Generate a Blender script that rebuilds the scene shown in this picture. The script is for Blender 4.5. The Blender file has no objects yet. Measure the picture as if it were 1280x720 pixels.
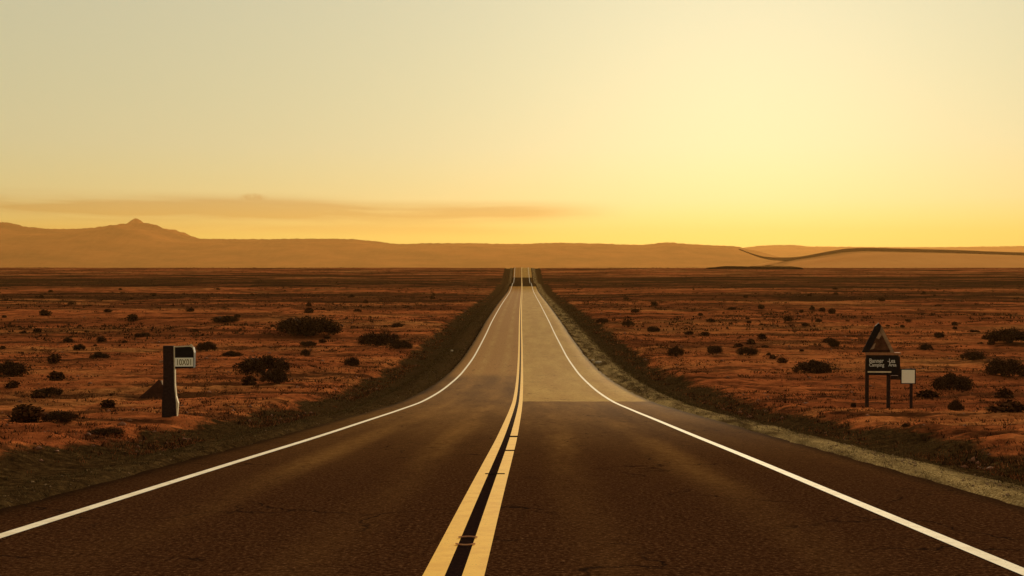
import bpy, bmesh, math, random
import numpy as np
from mathutils import Vector, Matrix, noise as mnoise

random.seed(7)
RNG = np.random.default_rng(11)
S = bpy.context.scene
COL = S.collection
EYE = 1.4
FPX = 1400.0
PITCH = math.atan(27 / FPX)
SUN_AZ = math.radians(12)
SUN_EL = math.radians(10)

# ------------------------------------------------------------------ helpers
def link(o):
    COL.objects.link(o)
    return o

def tag(o, label=None, cat=None, group=None, kind=None):
    if label: o['label'] = label
    if cat: o['category'] = cat
    if group: o['group'] = group
    if kind: o['kind'] = kind
    return o

def empty(name, loc, rz=0.0):
    o = link(bpy.data.objects.new(name, None))
    o.empty_display_size = 0.2
    o.location = loc
    o.rotation_euler = (0, 0, rz)
    return o

def mesh_obj(name, verts, faces, mat, parent=None, smooth=False, loc=(0, 0, 0)):
    me = bpy.data.meshes.new(name)
    me.from_pydata([tuple(v) for v in verts], [], faces)
    me.materials.append(mat)
    if smooth:
        me.polygons.foreach_set('use_smooth', [True] * len(me.polygons))
    me.update()
    o = link(bpy.data.objects.new(name, me))
    o.location = loc
    if parent: o.parent = parent
    return o

def np_mesh(name, V, F, mat, smooth=False, uv=None, loc=(0, 0, 0)):
    """V (n,3), F (m,k) numpy"""
    me = bpy.data.meshes.new(name)
    k = F.shape[1]
    me.vertices.add(len(V)); me.vertices.foreach_set('co', V.astype(np.float32).ravel())
    me.loops.add(F.size); me.loops.foreach_set('vertex_index', F.astype(np.int32).ravel())
    me.polygons.add(len(F))
    me.polygons.foreach_set('loop_start', np.arange(0, F.size, k, dtype=np.int32))
    me.polygons.foreach_set('loop_total', np.full(len(F), k, dtype=np.int32))
    if smooth: me.polygons.foreach_set('use_smooth', np.ones(len(F), dtype=bool))
    me.update(calc_edges=True)
    if uv is not None:
        l = me.uv_layers.new(name='UVMap')
        l.data.foreach_set('uv', uv[F.ravel()].astype(np.float32).ravel())
    me.validate()
    me.materials.append(mat)
    o = link(bpy.data.objects.new(name, me))
    o.location = loc
    return o

def bm_obj(name, bm, mat, parent=None, bevel=0.0, smooth=False, loc=(0, 0, 0), rot=None):
    if bevel:
        bmesh.ops.bevel(bm, geom=list(bm.edges), offset=bevel, segments=2, affect='EDGES')
    me = bpy.data.meshes.new(name)
    bm.to_mesh(me); bm.free()
    me.materials.append(mat)
    if smooth: me.polygons.foreach_set('use_smooth', [True] * len(me.polygons))
    o = link(bpy.data.objects.new(name, me))
    o.location = loc
    if rot: o.rotation_euler = rot
    if parent: o.parent = parent
    return o

def box(bm, c, s):
    m = Matrix.Translation(c) @ Matrix.Diagonal((s[0], s[1], s[2], 1))
    bmesh.ops.create_cube(bm, size=1.0, matrix=m)

def prism(bm, pts, y0, y1):
    """polygon in xz extruded along y"""
    a = [bm.verts.new((p[0], y0, p[1])) for p in pts]
    b = [bm.verts.new((p[0], y1, p[1])) for p in pts]
    bm.faces.new(a); bm.faces.new(b[::-1])
    n = len(pts)
    for i in range(n):
        bm.faces.new((a[i], b[i], b[(i + 1) % n], a[(i + 1) % n]))
    bmesh.ops.recalc_face_normals(bm, faces=bm.faces)

# numpy value noise -------------------------------------------------------
_T = np.random.default_rng(5).random((256, 256)).astype(np.float64)
def vnoise(x, y):
    xi = np.floor(x).astype(int); yi = np.floor(y).astype(int)
    fx = x - xi; fy = y - yi
    fx = fx * fx * (3 - 2 * fx); fy = fy * fy * (3 - 2 * fy)
    a = _T[xi & 255, yi & 255]; b = _T[(xi + 1) & 255, yi & 255]
    c = _T[xi & 255, (yi + 1) & 255]; d = _T[(xi + 1) & 255, (yi + 1) & 255]
    return (a + (b - a) * fx) * (1 - fy) + (c + (d - c) * fx) * fy
def fbm(x, y, o=4):
    s = 0; a = 0.5; t = 0
    for i in range(o):
        s = s + a * vnoise(x * 2 ** i + 17.3 * i, y * 2 ** i + 9.1 * i); t += a; a *= .5
    return s / t - 0.5
def sstep(a, b, x):
    t = np.clip((x - a) / (b - a), 0, 1)
    return t * t * (3 - 2 * t)

# ------------------------------------------------------------------ terrain
HY = np.array([-80, 0, 9.3, 17.3, 22.9, 30.2, 37.4, 46.9, 60.7, 77.4, 98.4, 124, 152, 206, 312, 364, 430, 475, 515, 545, 575, 620, 666, 700, 760, 900, 1500, 4000, 30000.])
HH = np.array([-5.9, 1.4, 2.25, 2.98, 3.50, 4.16, 4.81, 5.62, 6.50, 7.22, 7.62, 7.66, 7.52, 7.60, 8.15, 8.35, 7.75, 7.10, 8.3, 7.6, 6.5, 3.2, .75, .70, 2.2, 6.5, 10, 14, 14.])
CY = np.array([-80, 0, 9.3, 22.9, 47, 98, 152, 475, 666, 30000.])
CX = np.array([-0.9, -.52, -.36, -.10, .24, .74, 1.15, 4.2, 5.7, 240.])
def pchip(X, Y, x):
    h = np.diff(X); d = np.diff(Y) / h
    m = np.zeros(len(X)); m[0] = d[0]; m[-1] = d[-1]
    for i in range(1, len(X) - 1):
        if d[i - 1] * d[i] > 0:
            w1 = 2 * h[i] + h[i - 1]; w2 = h[i] + 2 * h[i - 1]
            m[i] = (w1 + w2) / (w1 / d[i - 1] + w2 / d[i])
    x = np.clip(x, X[0], X[-1])
    i = np.clip(np.searchsorted(X, x) - 1, 0, len(h) - 1)
    t = (x - X[i]) / h[i]
    return ((1 + 2 * t) * (1 - t) ** 2) * Y[i] + t * (1 - t) ** 2 * h[i] * m[i] + t * t * (3 - 2 * t) * Y[i + 1] + t * t * (t - 1) * h[i] * m[i + 1]
def prof(y):
    return EYE - pchip(HY, HH, np.asarray(y, float))
def cx(y):
    return pchip(CY, CX, np.asarray(y, float))

R_EDGE, L_EDGE = 5.5, -4.75
def ground(x, y, fine=True):
    x = np.asarray(x, float); y = np.asarray(y, float)
    u = x - cx(y); P = prof(y)
    au = np.where(u > 0, u - R_EDGE, -u + L_EDGE)            # distance outside asphalt
    z = P - 0.07
    z = z - 0.30 * sstep(.05, .4, au) * (1 - .55 * sstep(.8, 1.3, au))        # drop at the broken edge, gravel strip
    z = z - 0.42 * sstep(1.6, 3.0, au) * (1 - .95 * sstep(4.0, 6.2, au))     # shallow ditch
    f = sstep(4.0, 14, au)
    near = 1 - sstep(500, 660, y)
    z = z + f * near * (.9 * fbm(x / 30, y / 17 + 4, 3))
    far = sstep(90, 200, y) * near * sstep(8, 40, au)
    z = z + far * (4.6 * fbm(x / 260 + 3.1, y / 34, 3) + .3)
    z = z + sstep(20, 60, au) * (1 - near) * .5 * fbm(x / 60, y / 80, 3) * (1 - sstep(900, 2000, y))
    if fine:
        g = sstep(.2, 1.2, au) * (1 - sstep(500, 700, y))
        amp = 1 - .8 * (1 - sstep(3.5, 6.5, au))
        z = z + g * amp * (.42 * fbm(x / 3.4, y / 1.7, 4) + .22 * fbm(x / .7 + 7, y / .5, 3))
    return z

def ray(px, py):
    dx = (px - 640) / FPX; dz = -(py - 360) / FPX
    d = Vector((dx, 1, dz)); d.rotate(Matrix.Rotation(-PITCH, 3, 'X'))
    return d / d.y
def at(px, py, Y):
    d = ray(px, py); return Vector((d.x * Y, Y, EYE + d.z * Y))
def onground(px, py, ymin=6, ymax=690):
    """where the sight line through a photograph pixel meets the ground"""
    d = ray(px, py)
    ys = np.exp(np.linspace(math.log(ymin), math.log(ymax), 3000))
    g = ground(d.x * ys, ys, False)
    hit = np.nonzero(EYE + d.z * ys <= g)[0]
    Y = ys[hit[0]] if len(hit) else ymax
    return d.x * Y, Y, float(ground(d.x * Y, Y))

# ------------------------------------------------------------------ materials
def mat(name):
    m = bpy.data.materials.new(name); m.use_nodes = True
    nt = m.node_tree; b = nt.nodes['Principled BSDF']
    return m, nt, b
def N(nt, t, **kw):
    n = nt.nodes.new(t)
    for k, v in kw.items(): setattr(n, k, v)
    return n
def noise_n(nt, vec, scale, detail=4, rough=.55, dist=0):
    n = N(nt, 'ShaderNodeTexNoise'); n.inputs['Scale'].default_value = scale
    n.inputs['Detail'].default_value = detail; n.inputs['Roughness'].default_value = rough
    n.inputs['Distortion'].default_value = dist
    nt.links.new(vec, n.inputs['Vector']); return n.outputs['Fac']
def mapping(nt, vec, sc, loc=(0, 0, 0)):
    n = N(nt, 'ShaderNodeMapping'); n.inputs['Scale'].default_value = sc; n.inputs['Location'].default_value = loc
    nt.links.new(vec, n.inputs['Vector']); return n.outputs['Vector']
def ramp(nt, fac, stops, interp='LINEAR'):
    n = N(nt, 'ShaderNodeValToRGB'); cr = n.color_ramp; cr.interpolation = interp
    while len(cr.elements) < len(stops): cr.elements.new(.5)
    for e, (p, c) in zip(cr.elements, stops):
        e.position = p; e.color = (c, c, c, 1) if isinstance(c, (int, float)) else (*c, 1)
    nt.links.new(fac, n.inputs['Fac']); return n.outputs['Color']
def math_n(nt, op, a, b=None, c=None, clamp=False):
    n = N(nt, 'ShaderNodeMath', operation=op); n.use_clamp = clamp
    for i, v in enumerate((a, b, c)):
        if v is None: continue
        if isinstance(v, (int, float)): n.inputs[i].default_value = v
        else: nt.links.new(v, n.inputs[i])
    return n.outputs[0]
def mix(nt, f, a, b, mode='MIX'):
    n = N(nt, 'ShaderNodeMix', data_type='RGBA', blend_type=mode)
    for i, v in ((0, f), (6, a), (7, b)):
        if isinstance(v, (int, float)): n.inputs[i].default_value = v
        elif isinstance(v, tuple): n.inputs[i].default_value = (*v, 1)
        else: nt.links.new(v, n.inputs[i])
    return n.outputs[2]
def maprange(nt, v, a, b, c=0., d=1., smooth=True):
    n = N(nt, 'ShaderNodeMapRange'); n.interpolation_type = 'SMOOTHSTEP' if smooth else 'LINEAR'
    nt.links.new(v, n.inputs[0])
    for i, q in enumerate((a, b, c, d)): n.inputs[i + 1].default_value = q
    return n.outputs[0]
def bump(nt, b, h, strength, dist):
    n = N(nt, 'ShaderNodeBump'); n.inputs['Strength'].default_value = strength; n.inputs['Distance'].default_value = dist
    nt.links.new(h, n.inputs['Height']); nt.links.new(n.outputs[0], b.inputs['Normal'])
def objvec(nt):
    return N(nt, 'ShaderNodeTexCoord').outputs['Object']

def simple(name, c1, c2, scale=8, rough=.8, spec=.06, bmp=.3, bd=.01, metallic=0):
    m, nt, b = mat(name); v = objvec(nt)
    f = noise_n(nt, v, scale, 6, .6)
    nt.links.new(ramp(nt, f, [(.3, c1), (.7, c2)]), b.inputs['Base Color'])
    b.inputs['Roughness'].default_value = rough; b.inputs['Specular IOR Level'].default_value = spec
    b.inputs['Metallic'].default_value = metallic
    bump(nt, b, noise_n(nt, v, scale * 5, 4), bmp, bd)
    return m

# ground: red desert soil, olive-grey verge, gravel shoulder (uv = distance from the road centre, y)
def ground_material():
    m, nt, b = mat('desert_ground'); tc = N(nt, 'ShaderNodeTexCoord')
    v = tc.outputs['Object']; uv = tc.outputs['UV']
    sep = N(nt, 'ShaderNodeSeparateXYZ'); nt.links.new(uv, sep.inputs[0])
    au = sep.outputs[0]; Y = sep.outputs[1]
    f1 = noise_n(nt, v, .35, 8, .62); f2 = noise_n(nt, v, 3.0, 8, .65); f3 = noise_n(nt, v, 22, 4, .6)
    soil = ramp(nt, f1, [(.35, (.13, .034, .013)), (.5, (.36, .092, .028)), (.66, (.58, .17, .05))])
    soil = mix(nt, .45, soil, ramp(nt, f2, [(.35, (.07, .017, .007)), (.65, (.52, .155, .05))]))
    soil = mix(nt, math_n(nt, 'MULTIPLY', ramp(nt, f3, [(.52, 0), (.66, 1)]), .5), soil, (.50, .20, .08))
    big = noise_n(nt, mapping(nt, v, (.028, .05, 1), (3, 9, 0)), 1.0, 6, .6, .5)
    soil = mix(nt, math_n(nt, 'MULTIPLY', ramp(nt, big, [(.50, 0), (.66, 1)]), .55), soil, ramp(nt, f2, [(.35, (.28, .12, .035)), (.65, (.62, .30, .10))]))
    soil = mix(nt, math_n(nt, 'MULTIPLY', ramp(nt, big, [(.34, 1), (.46, 0)]), .5), soil, (.12, .030, .014))
    # low dead scrub: long streaks across the plain
    st = noise_n(nt, mapping(nt, v, (.018, .11, 1)), 1.0, 6, .6, .3)
    st2 = noise_n(nt, mapping(nt, v, (.06, .33, 1), (5, 3, 0)), 1.0, 6, .65, .5)
    cov = math_n(nt, 'MULTIPLY', ramp(nt, st, [(.46, 0), (.60, 1)]), maprange(nt, Y, 60, 260, .2, .95))
    cov2 = math_n(nt, 'MULTIPLY', ramp(nt, st2, [(.49, 0), (.58, 1)]), .8)
    cov = math_n(nt, 'MAXIMUM', cov, cov2)
    Yn = math_n(nt, 'ADD', Y, math_n(nt, 'MULTIPLY', math_n(nt, 'SUBTRACT', noise_n(nt, mapping(nt, v, (.006, .01, 1), (8, 1, 0)), 1.0, 4, .6), .5), 130))
    def bl(a, b_, s, k): return math_n(nt, 'MULTIPLY', math_n(nt, 'MULTIPLY', maprange(nt, Yn, a, a + s, 0, k), maprange(nt, Yn, b_, b_ + s, 1, 0)), 1.0)
    belt = math_n(nt, 'MAXIMUM', math_n(nt, 'MAXIMUM', bl(395, 590, 18, 1.0), bl(265, 325, 12, .95)), math_n(nt, 'MAXIMUM', bl(196, 214, 8, .8), bl(118, 128, 5, .7)))  # scrub belts, with shade in the dips painted in
    cov = math_n(nt, 'MAXIMUM', cov, math_n(nt, 'MULTIPLY', belt, ramp(nt, st, [(.36, .55), (.50, 1)])))
    edge_vignette = math_n(nt, 'MULTIPLY', math_n(nt, 'MULTIPLY', maprange(nt, au, 8, 24, 0, .75), maprange(nt, Y, 45, 90, 1, 0)), ramp(nt, st2, [(.40, .3), (.55, 1)]))  # edge vignette painted in as darker ground cover away from the road
    cov = math_n(nt, 'MAXIMUM', cov, edge_vignette)
    soil = mix(nt, cov, soil, ramp(nt, f2, [(.35, (.012, .006, .004)), (.68, (.055, .024, .011))]))
    # verge of flattened grass
    wob = noise_n(nt, v, .25, 5, .6)
    e = math_n(nt, 'ADD', au, math_n(nt, 'MULTIPLY', math_n(nt, 'SUBTRACT', wob, .5), 2.6))
    e = math_n(nt, 'ADD', e, math_n(nt, 'MULTIPLY', math_n(nt, 'SUBTRACT', f2, .5), 1.0))
    vfac = maprange(nt, e, 5.0, 5.6, 1, 0)
    verge = ramp(nt, noise_n(nt, v, 5, 8, .7), [(.35, (.018, .009, .004)), (.55, (.050, .028, .011)), (.75, (.13, .08, .032))])
    colr = mix(nt, vfac, soil, verge)
    g = math_n(nt, 'ADD', au, math_n(nt, 'MULTIPLY', math_n(nt, 'SUBTRACT', noise_n(nt, v, .8, 5, .65), .5), 1.3))
    gfac = math_n(nt, 'MULTIPLY', maprange(nt, g, .25, .6, 0, 1), maprange(nt, g, 1.2, 2.9, 1, 0))
    gv = ramp(nt, noise_n(nt, v, 30, 5, .7), [(.34, (.10, .06, .02)), (.54, (.38, .27, .12)), (.66, (.66, .52, .28))])
    gfac = math_n(nt, 'MULTIPLY', gfac, ramp(nt, noise_n(nt, mapping(nt, v, (1.6, .25, 1)), 1.0, 4, .6), [(.38, .1), (.6, .9)]))
    so_ = N(nt, 'ShaderNodeSeparateXYZ'); nt.links.new(v, so_.inputs[0])
    gfac = math_n(nt, 'MULTIPLY', gfac, maprange(nt, so_.outputs[0], -3, 3, .04, 1))
    colr = mix(nt, gfac, colr, gv)
    colr = mix(nt, maprange(nt, g, .18, .42, .9, 0), colr, (.018, .010, .005))  # eroded asphalt lip, its shadow gap painted dark
    nt.links.new(colr, b.inputs['Base Color'])
    b.inputs['Roughness'].default_value = 1; b.inputs['Specular IOR Level'].default_value = 0
    hh = math_n(nt, 'ADD', f2, math_n(nt, 'MULTIPLY', f3, .35))
    bump(nt, b, hh, .9, .12)
    return m

def road_material():
    m, nt, b = mat('asphalt'); tc = N(nt, 'ShaderNodeTexCoord'); uv = tc.outputs['UV']
    sep = N(nt, 'ShaderNodeSeparateXYZ'); nt.links.new(uv, sep.inputs[0]); U, Y = sep.outputs[0], sep.outputs[1]
    grain = noise_n(nt, uv, 26, 3, .8); grain2 = noise_n(nt, uv, 6, 8, .8)
    patch = noise_n(nt, mapping(nt, uv, (.8, .10, 1)), 1.0, 6, .6)
    base = ramp(nt, grain, [(.36, (.010, .004, .002)), (.50, (.040, .016, .007)), (.60, (.10, .048, .022)), (.70, (.24, .13, .07))])
    base = mix(nt, .4, base, ramp(nt, grain2, [(.35, (.020, .007, .003)), (.7, (.085, .034, .014))]))
    old_sheen = ramp(nt, grain2, [(.34, (.28, .165, .05)), (.52, (.48, .31, .10)), (.68, (.62, .43, .16))])
    old_sheen_l = ramp(nt, grain2, [(.34, (.17, .078, .022)), (.52, (.33, .17, .052)), (.68, (.46, .26, .09))])
    # worn older surface from a joint in each lane, golden sheen painted in
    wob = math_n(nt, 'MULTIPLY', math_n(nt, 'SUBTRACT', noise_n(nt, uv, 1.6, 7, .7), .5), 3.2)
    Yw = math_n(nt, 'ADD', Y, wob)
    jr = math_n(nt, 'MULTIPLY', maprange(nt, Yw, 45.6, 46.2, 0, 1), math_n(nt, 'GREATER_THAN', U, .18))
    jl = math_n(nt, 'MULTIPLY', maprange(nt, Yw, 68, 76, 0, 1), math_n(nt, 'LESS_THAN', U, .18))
    # road sheen painted as gradual lightening before the joint
    sheen_pre = math_n(nt, 'MULTIPLY', maprange(nt, Y, 10, 44, 0, .66), ramp(nt, patch, [(.35, .45), (.65, 1)]))
    c = mix(nt, sheen_pre, base, old_sheen_l)
    # polished wheel tracks
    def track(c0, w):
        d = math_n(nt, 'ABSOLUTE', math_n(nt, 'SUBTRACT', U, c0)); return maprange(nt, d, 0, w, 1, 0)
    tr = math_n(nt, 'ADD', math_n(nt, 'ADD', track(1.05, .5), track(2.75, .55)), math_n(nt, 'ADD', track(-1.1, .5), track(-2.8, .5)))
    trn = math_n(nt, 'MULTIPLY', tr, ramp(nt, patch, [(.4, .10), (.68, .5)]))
    c = mix(nt, math_n(nt, 'MULTIPLY', trn, maprange(nt, Y, 7, 26, .15, 1)), c, old_sheen_l)
    c = mix(nt, jl, c, mix(nt, trn, old_sheen_l, old_sheen))
    c = mix(nt, jr, c, mix(nt, math_n(nt, 'MULTIPLY', ramp(nt, patch, [(.4, 1), (.65, 0)]), .5), old_sheen, old_sheen_l))
    # transverse tar-sealed cracks and joints
    cr = noise_n(nt, mapping(nt, uv, (.9, .35, 1)), 1.0, 3, .5)
    wl = math_n(nt, 'FRACT', math_n(nt, 'ADD', math_n(nt, 'MULTIPLY', Y, 1 / 13.7), math_n(nt, 'MULTIPLY', cr, .22)))
    crack = math_n(nt, 'MULTIPLY', math_n(nt, 'MULTIPLY', maprange(nt, wl, 0, .006, 1, 0), maprange(nt, Y, 40, 60, 0, .55)), ramp(nt, noise_n(nt, uv, .5, 2), [(.45, 0), (.5, 1)]))
    c = mix(nt, crack, c, (.015, .009, .006))
    vo = N(nt, 'ShaderNodeTexVoronoi', feature='DISTANCE_TO_EDGE'); vo.inputs['Scale'].default_value = .42
    wv = N(nt, 'ShaderNodeVectorMath', operation='ADD'); nz = N(nt, 'ShaderNodeTexNoise'); nz.inputs['Scale'].default_value = 1.7; nz.inputs['Detail'].default_value = 6
    nt.links.new(uv, nz.inputs['Vector']); sc_ = N(nt, 'ShaderNodeVectorMath', operation='SCALE'); sc_.inputs['Scale'].default_value = .9
    nt.links.new(nz.outputs['Color'], sc_.inputs[0]); nt.links.new(uv, wv.inputs[0]); nt.links.new(sc_.outputs[0], wv.inputs[1]); nt.links.new(wv.outputs[0], vo.inputs['Vector'])
    ck = math_n(nt, 'MULTIPLY', maprange(nt, vo.outputs['Distance'], 0, .012, 1, 0), ramp(nt, noise_n(nt, uv, .35, 3), [(.48, 0), (.58, .85)]))
    c = mix(nt, ck, c, (.008, .005, .004))
    # darker strip of tar between the yellow lines
    md = math_n(nt, 'ABSOLUTE', math_n(nt, 'SUBTRACT', U, 0.0))
    c = mix(nt, math_n(nt, 'MULTIPLY', maprange(nt, md, .06, .10, 1, 0), .85), c, (.010, .006, .007))
    # ragged dark outer edge
    ed = math_n(nt, 'MAXIMUM', maprange(nt, U, R_EDGE - .35, R_EDGE, 0, .7), maprange(nt, U, L_EDGE + .3, L_EDGE, 0, .7))
    c = mix(nt, ed, c, (.020, .011, .006))
    # dip shadow painted as a dark band over the far brow
    dip_shade = math_n(nt, 'MULTIPLY', maprange(nt, Y, 428, 436, 0, .93), maprange(nt, Y, 583, 590, 1, 0))
    c = mix(nt, dip_shade, c, (.012, .007, .005))
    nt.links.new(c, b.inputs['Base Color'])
    nt.links.new(maprange(nt, grain, .3, .7, .75, .95), b.inputs['Roughness'])
    nt.links.new(math_n(nt, 'MULTIPLY', maprange(nt, Y, 16, 70, 0, .002), maprange(nt, Y, 330, 420, 1, 0)), b.inputs['Specular IOR Level']); b.inputs['Specular Tint'].default_value = (1, .78, .42, 1)
    bump(nt, b, math_n(nt, 'ADD', grain, math_n(nt, 'MULTIPLY', grain2, .6)), .5, .012)
    return m

def paint(name, c, worn):
    m, nt, b = mat(name); uv = N(nt, 'ShaderNodeTexCoord').outputs['UV']
    g = noise_n(nt, uv, 40, 5, .7); g2 = noise_n(nt, uv, 4, 5, .7)
    k = ramp(nt, math_n(nt, 'ADD', math_n(nt, 'MULTIPLY', g, .6), math_n(nt, 'MULTIPLY', noise_n(nt, uv, 5, 9, .85), .4)), [(.36, 0), (.43, 1)])
    cc = mix(nt, k, tuple(x * .35 for x in c), c)
    cc = mix(nt, math_n(nt, 'MULTIPLY', ramp(nt, g2, [(.45, 0), (.62, 1)]), .75), cc, worn)
    nt.links.new(cc, b.inputs['Base Color']); b.inputs['Roughness'].default_value = .8
    b.inputs['Specular IOR Level'].default_value = .04
    bump(nt, b, g, .4, .006)
    return m

def leaf_mat(name, c1, c2, c3):
    m, nt, b = mat(name)
    gi = N(nt, 'ShaderNodeNewGeometry')
    nt.links.new(ramp(nt, gi.outputs['Random Per Island'], [(0, c1), (.6, c2), (1, c3)]), b.inputs['Base Color'])
    b.inputs['Roughness'].default_value = .9; b.inputs['Specular IOR Level'].default_value = 0
    return m

M_GROUND = ground_material(); M_ROAD = road_material()
M_WHITE = paint('white_line_paint', (.86, .80, .68), (.66, .58, .44))
M_YELLOW = paint('yellow_line_paint', (.80, .48, .07), (.70, .38, .05))
M_TAR = simple('tar_seal', (.010, .006, .005), (.02, .012, .009), 20, .9, 0)
M_RUST = simple('rusty_wire', (.45, .18, .09), (.6, .30, .16), 20)
M_SCRUB = leaf_mat('scrub_leaves', (.024, .010, .005), (.060, .025, .011), (.13, .055, .022))
M_SAGE = leaf_mat('sagebrush_leaves', (.022, .010, .005), (.055, .026, .012), (.13, .065, .028))
M_GRASS = leaf_mat('dry_verge_grass', (.030, .018, .007), (.070, .045, .018), (.20, .14, .06))
M_REDGRASS = leaf_mat('dry_red_grass', (.10, .03, .012), (.24, .075, .028), (.46, .18, .07))
M_WOODY = simple('woody_stem', (.04, .022, .014), (.08, .045, .03), 12)
M_ROCK = simple('red_brown_rock', (.13, .05, .028), (.26, .11, .06), 3, .9, .2, .7, .05)
M_TRI = simple('faded_brown_sign_face', (.05, .022, .012), (.14, .06, .03), 5, .8, 0)
M_STONE = simple('tan_rock', (.20, .12, .07), (.36, .24, .14), 4, .9, 0, .7, .03)
M_PALE = simple('pale_rock', (.40, .32, .22), (.60, .50, .38), 6, .9, .2, .6, .02)
M_ROCKD = simple('dark_brown_rock', (.03, .013, .008), (.07, .03, .018), 3, .9, 0, .7, .05)
M_DARKROCK = simple('dark_rock', (.012, .005, .003), (.03, .014, .008), 3, .9, 0, .7, .05)
M_DWOOD = simple('dark_weathered_wood', (.020, .010, .008), (.05, .028, .02), 14, .75)
M_EDGE = simple('pale_paint_sunlit_edge', (.55, .44, .28), (.75, .64, .44), 12, .6)  # shared by pale trim and the post's painted-on sunlit side
M_BLACK = simple('black_board', (.010, .008, .008), (.022, .016, .014), 8, .55)
M_PLATE = simple('white_plate', (.84, .82, .66), (.90, .88, .76), 16, .5, .3, .05)
M_LETTER = simple('white_lettering', (.62, .60, .52), (.78, .76, .68), 30, .6)
M_INK = simple('olive_ink', (.16, .14, .03), (.24, .2, .06), 30, .6)
M_BROWN = simple('orange_brown_timber', (.26, .11, .05), (.42, .20, .09), 18, .7)

def hill_mat(name, c1, c2):
    m, nt, b = mat(name); v = objvec(nt)
    f = noise_n(nt, mapping(nt, v, (1, 1, 5)), .0025, 8, .62)
    nt.links.new(ramp(nt, f, [(.35, c1), (.65, c2)]), b.inputs['Base Color'])
    b.inputs['Roughness'].default_value = 1; b.inputs['Specular IOR Level'].default_value = 0
    return m
M_HILL = hill_mat('distant_hill_rock', (.09, .025, .007), (.27, .088, .024))
M_MESA = hill_mat('mesa_slope', (.50, .22, .07), (.62, .30, .10))

# ------------------------------------------------------------------ ground sheet
def geo_axis(a, step, g, lim, cap):
    out = [a]; s = step
    while out[-1] < lim:
        out.append(out[-1] + s); s = min(s * g, cap)
    return out
ys = [-60, -45, -32, -22, -15, -10, -6, -3, -1] + geo_axis(0.5, .25, .98, 7, .25)
yy = [ys[-1]]; 
while yy[-1] < 15200:
    y0 = yy[-1]
    s = max(.10, y0 * .0052) if y0 < 700 else max(3.6, (y0 - 690) * .08)
    yy.append(y0 + s)
ys = np.array(ys + yy[1:])
xs = [0.0]
while xs[-1] < 14000:
    x0 = xs[-1]
    s = .5 if x0 < 4 else (.10 if x0 < 13 else max(.10, (x0 - 5) * .0125))
    xs.append(x0 + s)
xs = np.array([-x for x in xs[:0:-1]] + xs)
XX, YY = np.meshgrid(xs, ys)
XX = XX + cx(YY)
ZZ = ground(XX, YY)
nx, ny = len(xs), len(ys)
print('ground grid', nx, ny, nx * ny)
V = np.stack([XX.ravel(), YY.ravel(), ZZ.ravel()], 1)
idx = np.arange(nx * ny).reshape(ny, nx)
F = np.stack([idx[:-1, :-1].ravel(), idx[:-1, 1:].ravel(), idx[1:, 1:].ravel(), idx[1:, :-1].ravel()], 1)
U = (XX - cx(YY)).ravel()
AU = np.where(U > 0, U - R_EDGE, -U + L_EDGE)
g = np_mesh('ground', V, F, M_GROUND, smooth=True, uv=np.stack([AU, YY.ravel()], 1))
tag(g, 'rolling red desert plain with dry scrub on both sides of the road', 'ground', kind='structure')

# ------------------------------------------------------------------ road and markings
ry = [-55.]
while ry[-1] < 1600:
    ry.append(ry[-1] + max(.35, abs(ry[-1]) * .01))
ry = np.array(ry)
def ribbon(name, u0, u1, lift, m, ya=-55, yb=1600, thick=0.0, ragged=0.0, nu=2):
    yr = ry[(ry >= ya) & (ry <= yb)]
    if len(yr) < 2 or yb - ya < 3: yr = np.linspace(ya, yb, 5)
    us = np.linspace(0, 1, nu)
    rg0 = ragged * (fbm(yr * 1.7 + 3, yr * 0 + u0, 4)); rg1 = ragged * (fbm(yr * 1.7 + 9, yr * 0 + u1, 4))
    a = u0 + rg0; b = u1 + rg1
    UU = a[:, None] + (b - a)[:, None] * us[None, :]
    Y2 = np.repeat(yr[:, None], nu, 1)
    # slight crown
    Z2 = prof(Y2) + lift
    X2 = cx(Y2) + UU
    uv = np.stack([UU.ravel(), Y2.ravel()], 1)
    V = np.stack([X2.ravel(), Y2.ravel(), Z2.ravel()], 1)
    n = len(yr); I = np.arange(n * nu).reshape(n, nu)
    Fa = [np.stack([I[:-1, :-1].ravel(), I[:-1, 1:].ravel(), I[1:, 1:].ravel(), I[1:, :-1].ravel()], 1)]
    if thick:
        L = V[I[:, 0]] - [.06, 0, thick]; Rr = V[I[:, -1]] + [.06, 0, -thick]
        k = len(V); V = np.concatenate([V, L, Rr]); uv = np.concatenate([uv, uv[I[:, 0]], uv[I[:, -1]]])
        A = np.arange(n) + k; B = A + n
        Fa.append(np.stack([A[:-1], I[:-1, 0], I[1:, 0], A[1:]], 1))
        Fa.append(np.stack([I[:-1, -1], B[:-1], B[1:], I[1:, -1]], 1))
    return np_mesh(name, V, np.concatenate(Fa), m, uv=uv)
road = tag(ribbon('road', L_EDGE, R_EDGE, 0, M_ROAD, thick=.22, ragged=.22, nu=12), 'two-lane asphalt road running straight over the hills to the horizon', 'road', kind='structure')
tag(ribbon('edge_line', -3.965, -3.835, .006, M_WHITE), 'solid white line along the left edge of the road', 'road marking', kind='structure')
tag(ribbon('edge_line', 3.835, 3.965, .006, M_WHITE), 'solid white line along the right edge of the road', 'road marking', kind='structure')
tag(ribbon('centre_line', -.208, -.058, .006, M_YELLOW), 'left solid yellow stripe of the double centre line', 'road marking', kind='structure')
tag(ribbon('centre_line', .058, .208, .006, M_YELLOW), 'right solid yellow stripe of the double centre line, cut by tar seams', 'road marking', kind='structure')
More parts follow.
